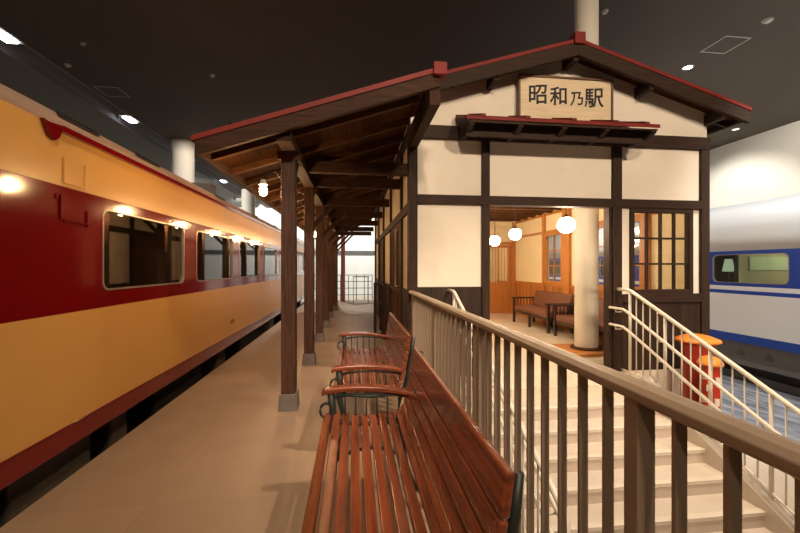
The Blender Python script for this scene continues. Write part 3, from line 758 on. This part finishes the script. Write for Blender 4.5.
for x in (8.97,10.41): tag(MB().box(x-.035,x+.035,-6.6,31,ZL+.006,ZL+.11).build('rail', M['greysteel']), 'steel rail under the white and blue train, '+('nearer the station' if x<9.5 else 'farther from the station'), 'rail')
tag(MB().prism([(5.75,ZL+.006),(7.9,ZL+.006),(7.9,ZL+.17),(5.95,ZL+.17),(5.75,ZL+.12)],'x',8.30,8.62).build('buffer_beam', M['greysteel'], bevel=.01), 'low dark grey beam lying on the gravel below the white and blue train', 'beam')

# ------------------------------------------------------------------ postboxes
X_, Y_ = 4.29, 4.28; T = .52
pb = thing('pillar_postbox', 'large round red postbox with wide orange cap behind the right stair railing', 'postbox', (X_, Y_, ZL))
MB().lathe([(0,ZL+.12),(.19,ZL+.12),(.182,ZL+.2),(.172,T-.12),(.185,T-.10),(.185,T-.06),(0,T-.06)], X_, Y_, 36).build('body', M['mail_red'], pb)
MB().lathe([(0,ZL),(.22,ZL),(.22,ZL+.12),(0,ZL+.12)], X_, Y_, 36).build('base', M['under_grey'], pb)
MB().lathe([(0,T-.06),(.232,T-.055),(.240,T-.04),(.232,T-.022),(.15,T+.015),(.07,T+.035),(0,T+.04)], X_, Y_, 36).build('cap', M['mail_cap'], pb)
MB().box(X_-.09,X_+.09,Y_-.19,Y_-.165,T-.30,T-.24).build('slot', M['black'], pb)
X_, Y_ = 4.09, 3.92
sp_ = thing('small_postbox', 'slim red postbox with domed orange cap and pale labels, in front of the large postbox', 'postbox', (X_, Y_, ZL))
MB().lathe([(0,ZL+.05),(.12,ZL+.05),(.115,ZL+.1),(.095,.24),(.10,.275),(0,.275)], X_, Y_, 28).build('body', M['mail_red'], sp_)
MB().lathe([(0,ZL),(.14,ZL),(.14,ZL+.05),(0,ZL+.05)], X_, Y_, 28).build('base', M['mail_red'], sp_)
MB().lathe([(0,.27),(.122,.27),(.128,.29),(.115,.32),(.08,.355),(.04,.372),(0,.376)], X_, Y_, 28).build('cap', M['mail_cap'], sp_)
for a, z0, z1 in ((-95,.06,.15),(-140,-.01,.06),(-100,-.17,-.09)):
    c_, s_ = math.cos(R(a)), math.sin(R(a)); p = Vector((X_+c_*.103, Y_+s_*.103, 0)); q = Vector((-s_, c_, 0))
    MB().beam(p-q*.025+Vector((0,0,(z0+z1)/2)), p+q*.025+Vector((0,0,(z0+z1)/2)), .012, z1-z0).build('label_plate', M['label'], sp_)

# ------------------------------------------------------------------ hall columns and far end
def hall_col(y, label, x=-6.5, r=.40):
    o = MB().lathe([(r,ZL),(r,H)], x, y, 40).build('hall_column', M['col'], at=(x, y, ZL)); tag(o, label, 'column', 'round columns beyond the cream train')
hall_col(15.5, 'thick pale round column rising behind the train roof, nearer of two')
hall_col(24.7, 'pale round column behind the train, farther one, close to the hanging lamp')
tag(MB().lathe([(.085,0),(.085,2.9)], -.42, 15.8, 20).build('red_pole', M['pinkred'], at=(-.42,15.8,0)), 'slim pinkish red pole at the far end of the platform', 'pole')
fe = thing('end_fence', 'thin grey metal fence across the far end of the platform', 'fence', (-.5, 16.1, 0))
mb = MB(); 
for z in (1.05,.78,.5,.22): mb.box(-1.85,.8,16.08,16.12,z,z+.025)
mb.build('rails', M['greysteel'], fe)
for k in range(9): MB().box(-1.85+k*.33-.015,-1.85+k*.33+.015,16.08,16.12,0,1.08).build('post', M['greysteel'], fe)
ht = thing('high_table', 'tall dark thin table standing at the far end of the platform', 'table', (.25, 15.1, 0))
MB().box(-.02,.62,14.9,15.35,1.0,1.03).build('tabletop', M['greysteel'], ht)
for x, y in ((0,14.93),(.58,14.93),(0,15.3),(.58,15.3)): MB().box(x-.012,x+.012,y-.012,y+.012,0,1.0).build('leg', M['greysteel'], ht)

# ------------------------------------------------------------------ ceiling fittings
def spot(loc, target, power, size=60, blend=.5, col=(1,.80,.58), r=.06):
    l = bpy.data.lights.new('spot', 'SPOT'); l.energy = power; l.spot_size = R(size); l.spot_blend = blend; l.color = col; l.shadow_soft_size = r
    o = bpy.data.objects.new('spot_lamp', l); C.objects.link(o); o.location = loc
    o.rotation_euler = (Vector(target)-Vector(loc)).to_track_quat('-Z','Y').to_euler(); return o
def point(loc, power, col=(1,.72,.42), r=.05):
    l = bpy.data.lights.new('point', 'POINT'); l.energy = power; l.color = col; l.shadow_soft_size = r
    o = bpy.data.objects.new('point_lamp', l); C.objects.link(o); o.location = loc; return o
def downlight(x, y, label, lens='down', r=.09, group='ceiling downlights'):
    t = thing('ceiling_downlight', label, 'downlight', (x, y, H), group)
    MB().lathe([(r*1.35,H),(r*1.35,H-.015),(r,H-.02),(r,H-.005)], x, y, 24).build('rim', M['fix'], t)
    MB().lathe([(0,H-.012),(r,H-.012),(r,H-.004),(0,H-.004)], x, y, 24).build('lens', M[lens], t)
    return t
downlight(7.97, 8.21, 'bright round downlight in the dark ceiling right of the gable')
spot((7.97,8.21,H-.05),(8.6,7.2,2),420,120,.5,(1,.97,.94),.09)
downlight(13.2, 11.7, 'small dim downlight on the ceiling by the right wall, right of the eave tip', 'downdim', .09)
downlight(13.2, 13.6, 'small dim downlight close to the right wall, partly beyond the roof eave', 'downdim', .09)
def panel_hatch(x, y, label):
    m = MB(); a, b, w = .30, .30, .02
    m.box(x-a,x+a,y-b,y-b+w,H-.006,H); m.box(x-a,x+a,y+b-w,y+b,H-.006,H); m.box(x-a,x-a+w,y-b,y+b,H-.006,H); m.box(x+a-w,x+a,y-b,y+b,H-.006,H)
    tag(m.build('ceiling_hatch', M['fix'], at=(x,y,H)), label, 'hatch', 'square ceiling hatches')
panel_hatch(7.98,7.3,'square ceiling access hatch outline above the right roof slope')
panel_hatch(-6.55,11.3,'square ceiling access hatch outline above the train, near the lit slot')
def detector(x, y, label, r=.06):
    t = MB().lathe([(0,H-.05),(r*.6,H-.05),(r,H-.02),(r,H)], x, y, 16).build('smoke_detector', M['fix'], at=(x,y,H)); tag(t, label, 'smoke detector', 'small round ceiling detectors')
detector(7.98,6.45,'small white detector on the ceiling at the upper right',.09)
detector(4.68,6.6,'tiny detector on the ceiling right of the tall column top')
detector(-3.5,10.0,'tiny detector on the dark ceiling above the canopy eave')
detector(-5.75,8.9,'tiny detector on the ceiling above the near part of the train')
detector(-6.72,9.9,'white detector on the ceiling edge next to the lit slot',.07)
for k, y in enumerate((4.4,8.99,13.57,18.15,22.7,27.3)):
    t = thing('slot_light', ['lit lamp in the ceiling slot, overhead left of the frame','lit lamp in the ceiling slot, nearest of the visible row at the left edge','lit lamp in the ceiling slot, second of the row above the train','lit lamp in the ceiling slot, third of the row beside the first hall column','lit lamp in the ceiling slot, fourth of the row','lit lamp in the ceiling slot, farthest of the row'][k], 'ceiling light', (-7.34,y,H+.3), 'lamps in the ceiling slot')
    MB().box(-7.45,-7.23,y-.22,y+.22,H+.05,H+.09).build('lens', M['downcool'], t)
    MB().box(-7.52,-7.16,y-.31,y+.31,H+.09,H+.45).build('housing', M['fix'], t)
    spot((-7.34,y,H+.03),(-7.3,y,0),160,120,.6,(.9,.93,1),.1)

# added ceiling spotlights, out of view, put in to light the exhibits
def added_spot(x, y, target, power, size, label, col=(1,.80,.58), blend=.6, r=.07):
    t = thing('track_spotlight', label, 'spotlight', (x,y,H), 'ceiling track spotlights')
    MB().tube([(x,y,H),(x,y,H-.16)], .012, 8).build('stem', M['black'], t)
    d = (Vector(target)-Vector((x,y,H-.2))).normalized(); c = Vector((x,y,H-.2))
    MB().tube([c-d*.10, c+d*.06], .05, 14).build('housing', M['black'], t)
    spot(c+d*.09, target, power, size, blend, col, r)
warm = (1,.80,.60); neu = (1,.90,.78)
added_spot(.2,-5.6,(1.6,4.75,2.5),1950,48,'spotlight aimed at the left facade panels',warm,.6,.35)
added_spot(3.8,-5.4,(3.6,4.75,2.6),2350,46,'spotlight aimed at the right facade panels and gable',warm,.6,.35)
added_spot(3.0,1.2,(2.3,3.0,-.5),1300,62,'spotlight aimed down at the stairs',warm)
added_spot(5.6,2.4,(4.3,4.1,.3),420,40,'spotlight aimed at the postboxes',warm)
added_spot(.6,-.4,(.35,1.9,.2),330,58,'spotlight over the nearest bench',warm)
added_spot(.3,1.0,(-2.0,4.8,1.2),360,72,'spotlight aimed at the train side',warm)
added_spot(1.2,-3.5,(-2.0,1.6,.8),300,70,'spotlight aimed at the blank train side',warm)
added_spot(-1.6,-4.2,(.7,1.0,.7),320,34,'spotlight aimed at the brown railing from behind the benches',warm)
added_spot(5.9,1.6,(8.4,5.6,1.0),1500,85,'spotlight aimed at the white and blue train',(1,.97,.93))
added_spot(5.8,11.5,(8.2,14.5,1.0),1500,110,'spotlight aimed at the far part of the white and blue train',(1,.97,.93))
added_spot(11.2,12.5,(14.5,12.8,2.2),700,95,'spotlight washing the right hall wall',(1,.95,.86))
added_spot(10.5,7,(14.5,9,3.0),900,110,'spotlight washing the right hall wall nearer the camera',(1,.93,.82))
added_spot(-3.6,6.5,(-2.2,7.5,1.5),500,90,'spotlight over the train roof',warm)
added_spot(8.2,1.5,(9.0,5.5,2.9),700,80,'spotlight aimed at the roof of the white and blue train',(1,.97,.94))
added_spot(-4.0,13,(-6.5,15.5,4.0),500,70,'spotlight aimed at the nearer hall column',neu)
added_spot(-1.0,17.5,(-.4,15.0,0),1500,90,'spotlight at the far platform end',neu)
for x, y in ((-8,27),(-2,27),(4,27),(-10,20)):
    added_spot(x,y,(x+.3,32,2.5),1350,120,'spotlight washing the far hall wall at x%d' % x if False else {(-8,27):'spotlight washing the far hall wall, leftmost of its row',(-2,27):'spotlight washing the far hall wall behind the platform end',(4,27):'spotlight washing the far hall wall, right of its row',(-10,20):'spotlight over the far left of the hall'}[(x,y)],(1,.98,.93))
point((2.6,11.6,2.3),40,(1,.85,.68),.12)  # bare added light so the rear room shows pale through the door glass
for gx, gy, nm in ((1.8,7.5,'globe pendant on the left side of the waiting room, nearer the entrance'),(1.8,9.6,'globe pendant on the left side of the waiting room, farther from the entrance')): globe_lamp(gx, gy, 2.40, nm)
# added light without a fitting, brightens the white train's cabin
point((XC-.3,6.0,2.1),55,(1,.92,.72),.15)

# ------------------------------------------------------------------ world, camera, colour
w = bpy.data.worlds.new('World'); sc.world = w; w.use_nodes = True
w.node_tree.nodes['Background'].inputs[0].default_value = (.9,.75,.6,1); w.node_tree.nodes['Background'].inputs[1].default_value = .02
cam = bpy.data.cameras.new('Camera'); co = bpy.data.objects.new('Camera', cam); C.objects.link(co)
cam.sensor_width = 36; cam.lens = 36*380/800; cam.shift_y = .5/800; cam.clip_start = .05
co.location = (0,0,1.4); co.rotation_euler = (R(90),0,R(-7)); sc.camera = co
sc.view_settings.view_transform = 'Standard'; sc.view_settings.look = 'None'; sc.view_settings.gamma = 1; sc.view_settings.exposure = 0.0
sc.view_settings.use_curve_mapping = False
